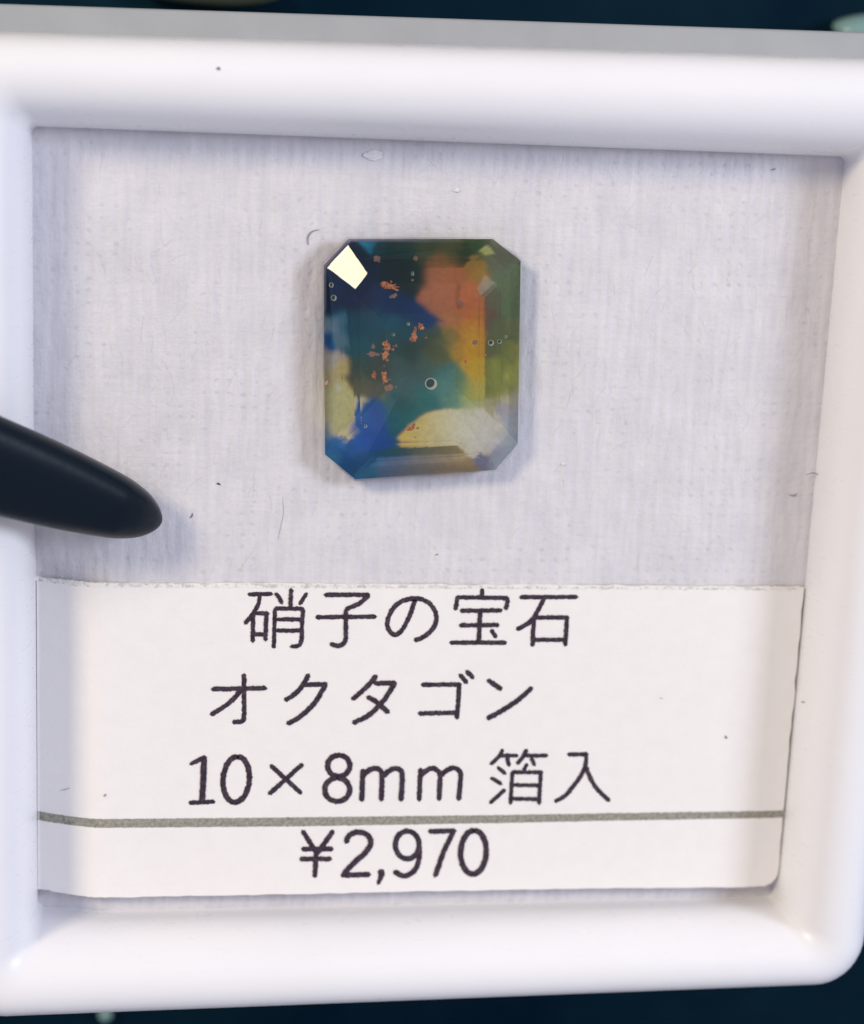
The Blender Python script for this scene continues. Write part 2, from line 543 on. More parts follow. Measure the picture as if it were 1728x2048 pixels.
# flat rows of print; they dip at the left because the card does
rule('ruled_line', [(60, 1648.5), (180, 1647), (600, 1643.5), (1000, 1638), (1228, 1633.5), (1582, 1628)], [19, 19, 20, 18, 17, 16], m_rule, 0.008, 1)['label'] = 'grey printed rule above the price'
rule('ruled_line', [(62, 1170), (190, 1170), (600, 1172), (1100, 1175), (1600, 1178)], [9, 9, 8, 6, 5], m_rule_cut, 0.018, 2)['label'] = 'half cut grey rule along the top edge'

def catmull(pts, sub=7):
    P = [np.array(p, float) for p in pts]
    if len(P) < 3:
        k = max(3, int(np.linalg.norm(P[1] - P[0]) / 3))
        return [P[0] + (P[1] - P[0]) * i / k for i in range(k + 1)]
    P = [2 * P[0] - P[1]] + P + [2 * P[-1] - P[-2]]
    out = []
    for i in range(1, len(P) - 2):
        for s in range(sub):
            t = s / sub
            out.append(0.5 * ((2 * P[i]) + (-P[i - 1] + P[i + 1]) * t + (2 * P[i - 1] - 5 * P[i] + 4 * P[i + 1] - P[i + 2]) * t * t
                              + (-P[i - 1] + 3 * P[i] - 3 * P[i + 1] + P[i + 2]) * t ** 3))
    out.append(P[-2])
    return out

ZSTEP = [0]
def character(strokes, org, sc, width, seed):
    """one printed character: strokes as polylines in the plane of the card, ink spread slightly uneven"""
    r = random.Random(seed)
    V, Fc = [], []
    for st in strokes:
        w = width
        if isinstance(st, tuple): st, w = st
        px = [(org[0] + x / sc, org[1] + y / sc) for x, y in st]
        line = catmull(px)
        # resample about every 2.2 px
        L = [line[0]]
        for q in line[1:]:
            d = np.linalg.norm(q - L[-1])
            if d >= 2.2:
                for k in range(1, int(d / 2.2) + 1):
                    L.append(L[-1] + (q - L[-1]) * min(1.0, 2.2 / max(1e-6, np.linalg.norm(q - L[-1]))))
        if np.linalg.norm(L[-1] - line[-1]) > 0.6: L.append(line[-1])
        ZSTEP[0] = (ZSTEP[0] + 1) % 9
        z = Z_CARD + 0.012 + 0.002 * ZSTEP[0]
        m = len(L)
        left, right = [], []
        for i, q in enumerate(L):
            t = L[min(i + 1, m - 1)] - L[max(i - 1, 0)]
            t = t / (np.linalg.norm(t) + 1e-9)
            nn = np.array((-t[1], t[0]))
            cap = 0.72 if i in (0, m - 1) else 1.0
            ww = (w if not isinstance(w, (list, tuple)) else w[0] + (w[1] - w[0]) * i / (m - 1)) / 2 * cap
            left.append(q + nn * (ww + r.gauss(0, 0.5)))
            right.append(q - nn * (ww + r.gauss(0, 0.5)))
        t0 = L[0] - L[1]; t0 = t0 / np.linalg.norm(t0)
        t1 = L[-1] - L[-2]; t1 = t1 / np.linalg.norm(t1)
        a = L[0] + t0 * 2.6 + np.array((r.gauss(0, .6), r.gauss(0, .6)))
        e = L[-1] + t1 * 2.6 + np.array((r.gauss(0, .6), r.gauss(0, .6)))
        o = len(V)
        for q in left + right + [a, e]:
            V.append(un(q[0], q[1], z))
        for i in range(m - 1):
            Fc.append((o + i, o + i + 1, o + m + i + 1, o + m + i))
        Fc.append((o + 2 * m, o, o + m))
        Fc.append((o + 2 * m + 1, o + 2 * m - 1, o + m - 1))
    return mesh_obj('printed_character', V, Fc, m_ink, card)

def oval(cx, cy, rx, ry, skew=0.0, a0=0, n=16, turn=360):
    return [(cx + rx * math.cos(math.radians(a0 + turn * i / n)) - skew * math.sin(math.radians(a0 + turn * i / n)) * ry,
             cy + ry * math.sin(math.radians(a0 + turn * i / n))) for i in range(n + 1)]
S1 = 1728 / 350
S4 = 1728 / 420
A, B, C_, D, E_, F_, G_, H_ = (480, 1170), (830, 1170), (400, 1330), (750, 1330), (360, 1490), (640, 1490), (940, 1490), (580, 1640)
CH = [
 ([[(85, 92), (318, 88)], [(195, 100), (185, 180), (130, 280), (50, 380)], [(130, 290), (125, 560)], [(130, 278), (278, 280)], [(262, 280), (250, 545)], [(135, 488), (255, 488)],
   [(350, 85), (385, 120), (412, 180)], [(505, 40), (498, 220)], [(660, 80), (590, 190)], [(345, 235), (340, 420), (335, 620)], [(345, 232), (630, 235)],
   [(625, 240), (612, 400), (608, 540), (580, 600), (505, 608)], [(365, 340), (610, 340)], [(365, 450), (600, 450)]], A, S1, 8.6),
 ([[(840, 98), (1275, 95)], [(1270, 100), (1180, 180), (1045, 240)], [(1048, 240), (1045, 420), (1042, 540), (1010, 588), (950, 600), (895, 580)], [(755, 318), (1340, 312)]], A, S1, 9.2),
 ([[(1728, 150), (1680, 290), (1610, 430), (1545, 490), (1490, 470), (1455, 400), (1465, 320), (1520, 220), (1600, 160), (1700, 135), (1790, 140), (1880, 190), (1935, 280),
    (1930, 380), (1880, 460), (1800, 520), (1725, 545)]], A, S1, 9.6),
 ([[(665, 40), (658, 120)], [(415, 125), (408, 200), (395, 245)], [(410, 122), (920, 128)], [(915, 130), (912, 180), (895, 240)], [(450, 255), (855, 250)], [(645, 255), (630, 565)],
   [(445, 398), (825, 395)], [(350, 568), (900, 570)], [(755, 445), (800, 515)]], B, S1, 9.0),
 ([[(1040, 120), (1600, 118)], [(1275, 130), (1210, 260), (1140, 360), (1010, 440)], [(1175, 330), (1160, 600)], [(1175, 322), (1515, 320)], [(1500, 320), (1485, 600)],
   [(1180, 540), (1490, 542)]], B, S1, 9.0),
 ([[(120, 238), (655, 228)], [(435, 90), (435, 300), (435, 490), (415, 555), (325, 562)], [(400, 255), (320, 345), (210, 430), (110, 490)]], C_, S1, 9.6),
 ([[(1075, 95), (1000, 220), (920, 300), (840, 348)], [(1030, 195), (1250, 190)], [(1245, 185), (1150, 350), (1050, 460), (960, 530), (865, 580)]], C_, S1, 10),
 ([[(1740, 105), (1680, 180), (1600, 260), (1505, 340)], [(1720, 180), (1930, 178)], [(1925, 180), (1830, 330), (1760, 410), (1660, 500), (1515, 572)], [(1655, 315), (1730, 355), (1860, 470)]], C_, S1, 10),
 ([[(465, 195), (848, 192)], [(830, 195), (825, 330), (808, 525)], [(435, 478), (820, 470)], [(840, 95), (905, 175)], [(905, 60), (970, 130)]], D, S1, 9.4),
 ([[(1115, 150), (1250, 240)], [(1550, 225), (1420, 340), (1290, 430), (1110, 530)]], D, S1, 10),
 ([([(105, 188), (245, 122)], (7.5, 11)), ([(238, 112), (230, 350), (218, 570)], 12), [(95, 570), (340, 560)]], E_, S1, 9.5),
 ([oval(555, 340, 130, 226, 0.06, -90)], E_, S1, 11.5),
 ([[(895, 200), (1200, 480)], [(1210, 190), (880, 485)]], E_, S1, 9.5),
 ([oval(185, 205, 110, 104, 0.0, 90), oval(170, 440, 124, 116, 0.0, -90)], F_, S1, 11),
 ([[(425, 240), (412, 550)], [(425, 300), (490, 245), (560, 230), (605, 265), (613, 340), (605, 550)], [(620, 310), (690, 250), (755, 232), (808, 265), (812, 340), (800, 550)]], F_, S1, 10.5),
 ([[(995, 235), (978, 545)], [(1000, 300), (1060, 245), (1125, 232), (1180, 275), (1186, 345), (1175, 545)], [(1195, 300), (1260, 245), (1330, 228), (1385, 270), (1388, 345), (1370, 540)]], F_, S1, 10.5),
 ([[(325, 45), (280, 120), (205, 190)], [(300, 105), (470, 105)], [(365, 125), (388, 205)], [(560, 45), (520, 120), (465, 185)], [(545, 105), (765, 105)], [(605, 130), (640, 200)],
   [(275, 220), (350, 285)], [(210, 325), (310, 385)], [(345, 440), (270, 510), (200, 570)], [(565, 185), (530, 255)], [(420, 265), (400, 580)], [(415, 268), (715, 270)],
   [(700, 270), (680, 580)], [(430, 395), (695, 400)], [(410, 530), (690, 535)]], G_, S1, 8.2),
 ([[(970, 95), (1160, 90)], [(1150, 85), (1140, 200), (1090, 310), (1010, 420), (940, 500), (840, 560)], [(1145, 210), (1190, 330), (1260, 440), (1375, 550)]], G_, S1, 9),
 ([[(105, 90), (215, 265)], [(355, 90), (220, 280)], [(215, 270), (205, 470)], [(100, 240), (350, 238)], [(85, 322), (340, 320)]], H_, S4, 10),
 ([[(460, 185), (490, 125), (560, 100), (640, 125), (665, 190), (620, 270), (530, 350), (440, 445)], [(425, 455), (655, 448)]], H_, S4, 11),
 ([([(745, 412), (752, 450), (725, 528)], (15, 6))], H_, S4, 11),
 ([oval(965, 205, 98, 114, 0, 0), [(1063, 205), (1060, 330), (1020, 420), (940, 460), (855, 425)]], H_, S4, 11),
 ([[(1145, 95), (1360, 90)], [(1350, 90), (1270, 250), (1195, 460)]], H_, S4, 10.5),
 ([oval(1510, 265, 105, 180, 0.03, -90)], H_, S4, 11.5),
]
for i, (st, org, sc, w) in enumerate(CH):
    character(st, org, sc, w, 100 + i)

# ---------------------------------------------------------------- gemstone
gem = empty('gemstone')
tag(gem, 'octagonal step cut glass gem swirled blue, teal and amber lying on the felt', 'gemstone')
gem.location = (GEM_C[0] * U, GEM_C[1] * U, 0.0)
def gem_child(o):
    o.parent = gem
    o.matrix_parent_inverse = Matrix.Translation((-GEM_C[0] * U, -GEM_C[1] * U, 0))
    return o
GP = np.array([un(x, y, Z_GIRDLE) for x, y in GIRDLE_PX])
LP = GP.copy(); LP[:, 2] = 1.52 - SINK
MP = RP + (TP - RP) * 0.5
for i in range(2, 8):                        # the crown is cut in two steps except at the flashing corner
    MP[i] = un(*(np.array(RIM_PX[i]) * 0.5 + np.array(TABLE_PX[i]) * 0.5), MP[i][2] + 0.11)
verts = [tuple(p) for p in LP] + [tuple(p) for p in GP] + [tuple(p) for p in RP] + [tuple(p) for p in MP] + [tuple(p) for p in TP]
faces = []
for k in range(4):
    for i in range(8):
        j = (i + 1) % 8
        faces.append((k * 8 + j, k * 8 + i, (k + 1) * 8 + i, (k + 1) * 8 + j))
faces.append(tuple(32 + i for i in range(7, -1, -1)))
crown_verts, crown_faces = verts, faces
crown = gem_child(mesh_obj('crown', verts, faces, m_glass))
crown['label'] = 'clear faceted top with one corner facet flashing white'

# colour field of the glass, with facet reflections and glints painted in
def zpx(zx, zy): return (600 + zx * 490 / 1728, 430 + zy * 490 / 1728)
ANCH = [  # zoom x, zoom y, colour, reach
 (250, 250, (60, 60, 90), 70), (230, 620, (10, 42, 75), 110), (420, 560, (8, 38, 72), 120), (450, 330, (8, 36, 60), 110), (650, 330, (18, 42, 52), 120), (700, 460, (20, 38, 48), 110),
 (640, 620, (8, 45, 90), 100), (820, 430, (40, 48, 50), 80), (560, 230, (40, 70, 80), 70), (720, 230, (48, 68, 66), 80), (900, 220, (70, 78, 58), 80), (1060, 230, (80, 84, 55), 80),
 (1140, 290, (34, 52, 38), 70), (1250, 220, (62, 78, 52), 70), (1400, 260, (98, 100, 82), 70), (1000, 330, (120, 85, 55), 60),
 (980, 470, (152, 98, 72), 90), (1100, 420, (150, 96, 66), 90), (1230, 380, (140, 110, 60), 70), (1000, 580, (148, 96, 76), 90), (1150, 620, (158, 96, 66), 90), (1230, 720, (168, 100, 58), 80),
 (1080, 720, (150, 105, 70), 70), (1180, 830, (182, 125, 55), 80), (1080, 860, (112, 106, 66), 70), (1220, 960, (190, 135, 45), 70), (1130, 960, (150, 125, 60), 60), (1220, 1090, (185, 150, 60), 60), (1220, 1230, (150, 155, 90), 70),
 (200, 780, (110, 130, 150), 60), (280, 740, (70, 100, 120), 60), (210, 900, (48, 74, 135), 45), (290, 880, (85, 110, 125), 45), (220, 1020, (170, 155, 145), 60), (280, 1080, (190, 160, 110), 55), (210, 1150, (180, 150, 115), 50),
 (430, 780, (30, 68, 88), 90), (600, 740, (36, 76, 98), 90), (420, 920, (42, 80, 92), 80), (620, 900, (48, 72, 80), 90), (800, 800, (40, 72, 90), 90), (900, 880, (68, 76, 70), 80),
 (780, 960, (50, 66, 64), 100), (950, 960, (80, 84, 62), 80), (1000, 1000, (88, 92, 62), 70), (420, 1080, (60, 78, 74), 80), (560, 1100, (68, 72, 68), 80), (700, 1100, (70, 88, 88), 90), (880, 1060, (74, 92, 88), 80),
 (1020, 1120, (72, 108, 106), 90), (450, 1200, (95, 90, 72), 70), (560, 1230, (90, 90, 78), 70), (730, 1220, (72, 96, 100), 90), (1040, 1230, (86, 124, 118), 90), (1120, 1170, (96, 122, 96), 60), (900, 1320, (58, 104, 104), 90), (700, 1340, (48, 86, 92), 80),
 (1100, 1320, (100, 130, 112), 70), (1200, 1340, (150, 160, 120), 60), (300, 1300, (205, 182, 118), 70), (230, 1380, (205, 180, 120), 60), (340, 1420, (200, 175, 110), 60), (270, 1490, (195, 175, 115), 50), (420, 1310, (180, 170, 125), 40),
 (480, 1400, (20, 72, 130), 70), (520, 1500, (6, 68, 140), 90), (420, 1560, (20, 70, 140), 70), (560, 1590, (10, 60, 120), 70), (690, 1450, (38, 88, 100), 70), (760, 1420, (45, 98, 100), 60), (680, 1540, (36, 84, 96), 50),
 (200, 1520, (100, 125, 150), 50), (230, 1620, (58, 92, 150), 60), (330, 1700, (40, 75, 130), 60), (430, 1750, (40, 70, 115), 60), (230, 1700, (70, 95, 140), 50),
 (1320, 1420, (176, 178, 148), 60), (1330, 1530, (200, 190, 165), 70), (1300, 1640, (195, 185, 160), 60), (1220, 1600, (190, 178, 140), 50), (1420, 1600, (170, 178, 190), 60), (1500, 1500, (168, 186, 240), 60), (1510, 1600, (140, 155, 210), 45), (1450, 1390, (180, 172, 205), 40), (1530, 1400, (185, 180, 215), 40),
 (1310, 1740, (112, 112, 132), 55), (1430, 1690, (125, 135, 155), 55), (1350, 1800, (120, 120, 125), 40),
 (1330, 720, (96, 72, 74), 60), (1350, 600, (92, 90, 78), 60), (1480, 480, (94, 108, 86), 70), (1500, 640, (92, 112, 86), 70), (1410, 350, (96, 98, 82), 60), (1410, 800, (86, 96, 76), 60), (1500, 800, (112, 116, 82), 50),
 (1320, 940, (84, 92, 66), 60), (1430, 960, (110, 116, 66), 50), (1500, 960, (150, 152, 84), 50), (1340, 1100, (122, 126, 72), 50), (1440, 1080, (128, 132, 70), 50), (1500, 1130, (172, 176, 88), 50), (1340, 1240, (112, 118, 76), 45), (1450, 1230, (140, 145, 85), 45),
 (1340, 1320, (156, 154, 122), 45), (1490, 1300, (208, 192, 158), 45),
]
POLY = [  # polygon in zoom px, colour left, colour right, softness
 ([(870, 600), (960, 560), (1010, 740), (1120, 760), (1020, 790), (930, 720)], (150, 100, 75), (165, 105, 68), 18, 0.5),
 ([(540, 600), (720, 560), (860, 640), (1015, 745), (880, 795), (700, 705), (560, 700)], (8, 45, 82), (10, 52, 105), 14, 0.9),
 ([(400, 190), (530, 188), (500, 265)], (80, 150, 195), (60, 120, 160), 9, 0.9),
 ([(1275, 250), (1340, 225), (1365, 270), (1300, 285)], (170, 180, 95), (212, 220, 130), 7, 0.95),  # yellow-green facet glint painted as colour
 ([(1300, 430), (1390, 490), (1270, 605), (1230, 545)], (150, 132, 118), (150, 148, 135), 5, 0.75),
 ([(1262, 590), (1330, 560), (1330, 820), (1262, 860)], (98, 70, 72), (98, 78, 76), 10, 0.7),
 ([(1080, 920), (1260, 700), (1268, 1290), (1190, 1150), (1150, 1040)], (188, 138, 50), (190, 140, 48), 26, 0.45),
 ([(360, 1480), (420, 1370), (500, 1310), (580, 1400), (640, 1560), (600, 1620), (380, 1620)], (8, 76, 150), (6, 64, 135), 22, 0.75),
 ([(178, 1240), (395, 1230), (405, 1360), (335, 1545), (235, 1530), (180, 1440)], (205, 182, 126), (205, 180, 122), 24, 0.6),
 ([(255, 1215), (300, 1205), (315, 1232), (262, 1245)], (255, 236, 175), (250, 220, 150), 8, 0.95),
 ([(405, 1290), (440, 1290), (425, 1370), (405, 1360)], (215, 205, 160), (215, 205, 160), 7, 0.8),
 ([(690, 1575), (770, 1480), (880, 1400), (1020, 1368), (1150, 1372), (1240, 1425), (1285, 1490), (1210, 1570), (1080, 1603), (720, 1606)], (222, 162, 92), (212, 204, 166), 8, 0.95),
 ([(1150, 1372), (1290, 1380), (1370, 1450), (1350, 1600), (1210, 1690), (1090, 1600), (1210, 1570), (1285, 1490), (1240, 1425)], (200, 192, 158), (206, 198, 182), 14.5, 0.8),
 ([(1370, 1380), (1455, 1492), (1376, 1530)], (226, 220, 198), (232, 226, 208), 5, 0.95),  # pale facet glint painted as colour
 ([(600, 1625), (1075, 1592), (1180, 1690), (495, 1702)], (14, 66, 78), (112, 96, 72), 6, 0.92),  # internal reflection at the lower facets, painted as a colour band
 ([(385, 1835), (520, 1710), (1185, 1690), (1290, 1805), (395, 1872)], (68, 98, 136), (146, 124, 92), 7, 0.92),
 ([(1240, 1720), (1310, 1700), (1345, 1740), (1310, 1800), (1230, 1780)], (104, 104, 126), (110, 112, 130), 7, 0.8),
 ([(1375, 1600), (1520, 1660), (1390, 1810), (1340, 1760)], (150, 156, 182), (150, 160, 200), 12, 0.75),
 ([(350, 178), (400, 190), (545, 350), (475, 410)], (6, 36, 60), (6, 36, 60), 10, 0.9),
]
POLY += [
 ([(1268, 605), (1400, 500), (1575, 330), (1565, 1620), (1375, 1560), (1375, 1400), (1268, 1360)], (94, 92, 78), (110, 122, 84), 4, 0.30),
 ([(330, 1000), (345, 1210), (420, 1290), (470, 1200), (400, 1000)], (78, 74, 66), (84, 84, 74), 10, 0.6),
 ([(1270, 1000), (1400, 1000), (1400, 1290), (1270, 1300)], (112, 120, 66), (134, 138, 72), 5, 0.55),
 ([(1400, 1000), (1440, 1010), (1430, 1200), (1395, 1200)], (100, 108, 64), (108, 116, 66), 8, 0.5),
 ([(1290, 1290), (1370, 1300), (1370, 1440), (1300, 1390)], (165, 160, 128), (150, 148, 120), 6, 0.6),
 ([(1105, 480), (1130, 500), (1110, 600), (1150, 640), (1120, 665), (1095, 600)], (100, 62, 48), (95, 58, 46), 8, 0.55),
 ([(180, 740), (330, 700), (330, 850), (200, 860)], (112, 132, 150), (70, 100, 118), 18, 0.5),
 ([(190, 840), (235, 830), (240, 950), (195, 960)], (50, 72, 138), (60, 88, 140), 10, 0.8),
]
def to_lin(c):
    c = np.asarray(c, float) / 255
    return np.where(c <= 0.04045, c / 12.92, ((c + 0.055) / 1.055) ** 2.4)
def sd_poly(px, py, P):
    P = np.array(P, float)
    d = np.full(px.shape, 1e18)
    s = np.ones(px.shape)
    m = len(P)
    for i in range(m):
        a, c = P[i], P[i - 1]
        e = c - a
        wx, wy = px - a[0], py - a[1]
        t = np.clip((wx * e[0] + wy * e[1]) / (e @ e), 0, 1)
        bx, by = wx - e[0] * t, wy - e[1] * t
        d = np.minimum(d, bx * bx + by * by)
        c1, c2, c3 = py >= a[1], py < c[1], e[0] * wy > e[1] * wx
        s = np.where((c1 & c2 & c3) | (~c1 & ~c2 & ~c3), -s, s)
    return s * np.sqrt(d)

# the coloured body: a faceted bowl whose rim meets the girdle
def octa(f, z):
    c = GP[:, :2].mean(0)
    return [np.array([*(c + (p[:2] - c) * f), z]) for p in GP]
STEP = [(f_, z_ - SINK) for f_, z_ in [(0.985, 1.60), (0.86, 1.18), (0.62, 0.72), (0.36, 0.36), (0.30, 0.34), (0.0, 0.33)]]
fr_, fz_ = [s[0] for s in STEP][::-1], [s[1] for s in STEP][::-1]
NR, NS = 130, 44
verts, faces = [], []
rows = []
for k in range(NR):
    f = 0.985 * (1 - k / NR)
    z = float(np.interp(f, fr_, fz_))
    oc = octa(f, z)
    row = []
    for i in range(8):
        seg = NS if i % 2 else 14
        for s in range(seg):
            row.append(oc[i] + (oc[(i + 1) % 8] - oc[i]) * s / seg)
    rows.append(row)
nn_ = len(rows[0])
verts = [p for r in rows for p in r] + [np.array([*GP[:, :2].mean(0), 0.33 - SINK])]
for k in range(NR - 1):
    for i in range(nn_):
        j = (i + 1) % nn_
        faces.append((k * nn_ + j, k * nn_ + i, (k + 1) * nn_ + i, (k + 1) * nn_ + j))
for i in range(nn_):
    faces.append(((NR - 1) * nn_ + (i + 1) % nn_, (NR - 1) * nn_ + i, len(verts) - 1))
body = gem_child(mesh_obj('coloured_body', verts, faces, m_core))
body['label'] = 'cloudy lower body swirled navy, teal, amber and pale yellow'
Vp = np.array(verts)
# follow the light through the cut top to find which bit of the body lies behind each spot of the stone
from mathutils.bvhtree import BVHTree
from mathutils.kdtree import KDTree
crown_bvh = BVHTree.FromPolygons([Vector(p) for p in crown_verts], crown_faces)
body_bvh = BVHTree.FromPolygons([Vector(p) for p in verts], faces)
eye = Vector(CAM_P)
hits, spots, tiers = [], [], []
for gy in np.arange(468, 970, 1.3):
    for gx in np.arange(638, 1052, 1.3):
        d = (Vector(un(gx, gy, 0.0)) - eye).normalized()
        loc, nv, fi, _ = crown_bvh.ray_cast(eye, d)
        if loc is None: continue
        if nv.dot(d) > 0: nv = -nv
        c1 = -nv.dot(d)
        k = 1 / 1.5
        d2 = k * d + (k * c1 - math.sqrt(max(0, 1 - k * k * (1 - c1 * c1)))) * nv
        loc2, _, _, _ = body_bvh.ray_cast(loc + d2 * 1e-4, d2)
        if loc2 is not None:
            hits.append(loc2)
            spots.append((gx, gy))
            tiers.append(32 - fi)                # which facet it was seen through, the table first
trees = []
for t_ in sorted(set(tiers)):
    kd = KDTree(len(hits))
    for i, h in enumerate(hits):
        if tiers[i] == t_: kd.insert(h, i)
    kd.balance()
    trees.append(kd)
qx, qy = np.empty(len(Vp)), np.empty(len(Vp))
for i, p in enumerate(Vp):
    near = [kd.find(Vector(p)) for kd in trees]
    pick = next((k for k in range(len(trees)) if near[k][2] < 0.035), min(range(len(trees)), key=lambda k: near[k][2]))
    nb = trees[pick].find_n(Vector(p), 3)
    ref = spots[nb[0][1]]
    tw = tx_ = ty_ = 0.0
    for _, j, dist in nb:
        sp = spots[j]
        if abs(sp[0] - ref[0]) + abs(sp[1] - ref[1]) > 9: continue
        w = 1 / (dist + 1e-4)
        tw += w; tx_ += w * sp[0]; ty_ += w * sp[1]
    qx[i], qy[i] = tx_ / tw, ty_ / tw
zx, zy = (qx - 600) * 1728 / 490, (qy - 430) * 1728 / 490
wx = 24 * fbm(zx, zy, 0.012, 21) + 13 * fbm(zx, zy, 0.04, 22) + 6 * fbm(zx, zy, 0.11, 25)
wy = 24 * fbm(zx, zy, 0.012, 23) + 13 * fbm(zx, zy, 0.04, 24) + 6 * fbm(zx, zy, 0.11, 26)
num = np.zeros((len(Vp), 3)); den = np.zeros(len(Vp))
for ax, ay, c, s in ANCH:
    w = np.exp(-((zx + wx - ax) ** 2 + (zy + wy - ay) ** 2) / (2 * (s * 0.62) ** 2)) + 1e-7 / (1 + ((zx - ax) ** 2 + (zy - ay) ** 2) / 1e4)
    num += w[:, None] * to_lin(c); den += w
colr = num / den[:, None]
for P, c0, c1, soft, al in POLY:
    soft = soft * (1.7 if soft >= 14 else 1.3)
    P_ = np.array(P, float)
    k = min(1.0, soft / 20)
    d = sd_poly(zx + wx * 0.5 * k, zy + wy * 0.5 * k, P_)
    t = np.clip((zx - P_[:, 0].min()) / (P_[:, 0].max() - P_[:, 0].min()), 0, 1)[:, None]
    t = t * t * (3 - 2 * t)
    cc = to_lin(c0) * (1 - t) + to_lin(c1) * t
    a = (al / (1 + np.exp(np.clip(d / (soft * 0.5), -30, 30))))[:, None]
    colr = colr * (1 - a) + cc * a
rim_f = np.clip((0.035 - (np.repeat(np.arange(NR), nn_) / NR)) / 0.02, 0, 1)
rim_f = np.append(rim_f, 0.0) * np.clip((900 - zy - 0.6 * zx) / 500, 0, 1)   # pale purple-grey girdle on the upper left
colr = np.maximum(1.12 * colr ** 1.12 - np.array([0.012, 0.003, 0.009]), 0.0008)
colr = colr * (1 - 0.85 * rim_f[:, None]) + to_lin((128, 120, 140)) * 0.85 * rim_f[:, None]
blue = np.clip((colr[:, 2] - 1.3 * np.maximum(colr[:, 0] * 3, colr[:, 1])) / 0.05, 0, 1)
colr[:, 2] *= 1 - 0.08 * blue
colr[:, 0] *= 1 - 0.7 * blue
edge = 1 - np.append(np.repeat(np.arange(NR), nn_) / NR, 1.0)     # colour lightened towards the rim to make up for dim light there
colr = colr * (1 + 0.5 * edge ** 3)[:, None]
GAIN = 1.9
ca = body.data.color_attributes.new('swirl_and_reflections', 'FLOAT_COLOR', 'POINT')
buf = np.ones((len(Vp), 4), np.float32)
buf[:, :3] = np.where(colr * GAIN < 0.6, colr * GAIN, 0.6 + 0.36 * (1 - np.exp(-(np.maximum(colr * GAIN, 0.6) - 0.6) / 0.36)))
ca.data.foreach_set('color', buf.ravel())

def flake(zx, zy, w, h, rot, z, mat, seed):
    r = random.Random(seed)
    x, y = zpx(zx, zy)
    c = un(x, y, z - SINK)
    k = 18
    top, botm = [], []
    tx, ty = r.uniform(-.25, .25), r.uniform(-.25, .25)
    for i in range(k):
        a = 2 * math.pi * i / k
        rad = r.uniform(0.5, 1.2)
        u, v_ = math.cos(a) * w * rad * 0.0057 / 2, math.sin(a) * h * rad * 0.0057 / 2
        X_, Y_ = u * math.cos(rot) - v_ * math.sin(rot), u * math.sin(rot) + v_ * math.cos(rot)
        zz = tx * X_ + ty * Y_ + r.uniform(-.012, .012)
        top.append(c + np.array([X_, Y_, zz]))
        botm.append(c + np.array([X_, Y_, zz - 0.02]))
    vs = [c + np.array([0, 0, 0.006])] + top + botm
    fs = [(0, 1 + i, 1 + (i + 1) % k) for i in range(k)] + [(1 + i, 1 + k + i, 1 + k + (i + 1) % k, 1 + (i + 1) % k) for i in range(k)]
    return gem_child(mesh_obj('foil_flake', vs, fs, mat))
FL = [(635, 500, 120, 55, -0.25, m_foil), (585, 485, 45, 35, 0.3, m_foil), (655, 568, 60, 30, 0.4, m_foil_dull), (545, 312, 55, 60, 0.2, m_foil_dull), (800, 855, 52, 105, -0.2, m_foil), (850, 782, 50, 55, 0, m_foil),
      (612, 925, 62, 75, 0.4, m_foil), (520, 978, 95, 40, 0.0, m_foil_dull), (595, 985, 60, 55, 0.5, m_foil), (515, 925, 32, 40, 0, m_foil_dull), (520, 1125, 34, 60, 0, m_foil), (592, 1145, 45, 88, 0.15, m_foil),
      (622, 1215, 52, 60, -0.5, m_foil_dull), (1228, 895, 42, 38, 0, m_foil_dull), (1165, 1030, 28, 40, 0, m_foil), (1130, 620, 40, 60, 0.9, m_foil_dull), (815, 310, 34, 50, 0.2, m_foil_dull), (780, 1500, 70, 38, 0.7, m_foil), (188, 1185, 34, 30, 0, m_foil_dull)]
fr2 = random.Random(77)
for bx, by, q in [(630, 500, 3), (612, 950, 6), (590, 1150, 4), (820, 820, 4), (620, 1220, 3), (540, 980, 3), (780, 1500, 3), (1200, 960, 3)]:
    for _ in range(q):
        FL.append((bx + fr2.gauss(0, 42), by + fr2.gauss(0, 36), fr2.uniform(10, 24), fr2.uniform(10, 26), fr2.uniform(0, 3), fr2.choice([m_foil, m_foil, m_foil_dull])))
for i, (a, c, w, h, ro, mt) in enumerate(FL):
    zz = 2.05 if 300 < a < 1270 else 1.78
    flake(a, c, w, h, ro, zz, mt, 40 + i)

def bubble(zx, zy, rad, z, full=True):
    x, y = zpx(zx, zy)
    c = un(x, y, z - SINK)
    R_, r_ = rad * 0.0057, rad * 0.0057 * 0.24
    vs, fs = [], []
    nu, nv = 22, 8
    for i in range(nu):
        a = 2 * math.pi * i / nu
        th = r_ * (0.45 + 0.95 * max(0, math.cos(a + 0.55)))
        for j in range(nv):
            t = 2 * math.pi * j / nv
            vs.append(c + np.array([(R_ + th * math.cos(t)) * math.cos(a), (R_ + th * math.cos(t)) * math.sin(a), th * math.sin(t)]))
    for i in range(nu):
        for j in range(nv):
            fs.append((i * nv + j, ((i + 1) % nu) * nv + j, ((i + 1) % nu) * nv + (j + 1) % nv, i * nv + (j + 1) % nv))
    o = gem_child(mesh_obj('air_bubble', vs, fs, m_bubble, None, True))
    # dark hollow inside the bright ring
    dv = [c + np.array([0, 0, -0.05])] + [c + np.array([R_ * math.cos(2 * math.pi * i / 16), R_ * math.sin(2 * math.pi * i / 16), -0.01]) for i in range(16)]
    hollow = mesh_obj('hollow', dv, [(0, 1 + i, 1 + (i + 1) % 16) for i in range(16)], m_bubble_in, None, True)
    hollow.parent = o
    return o
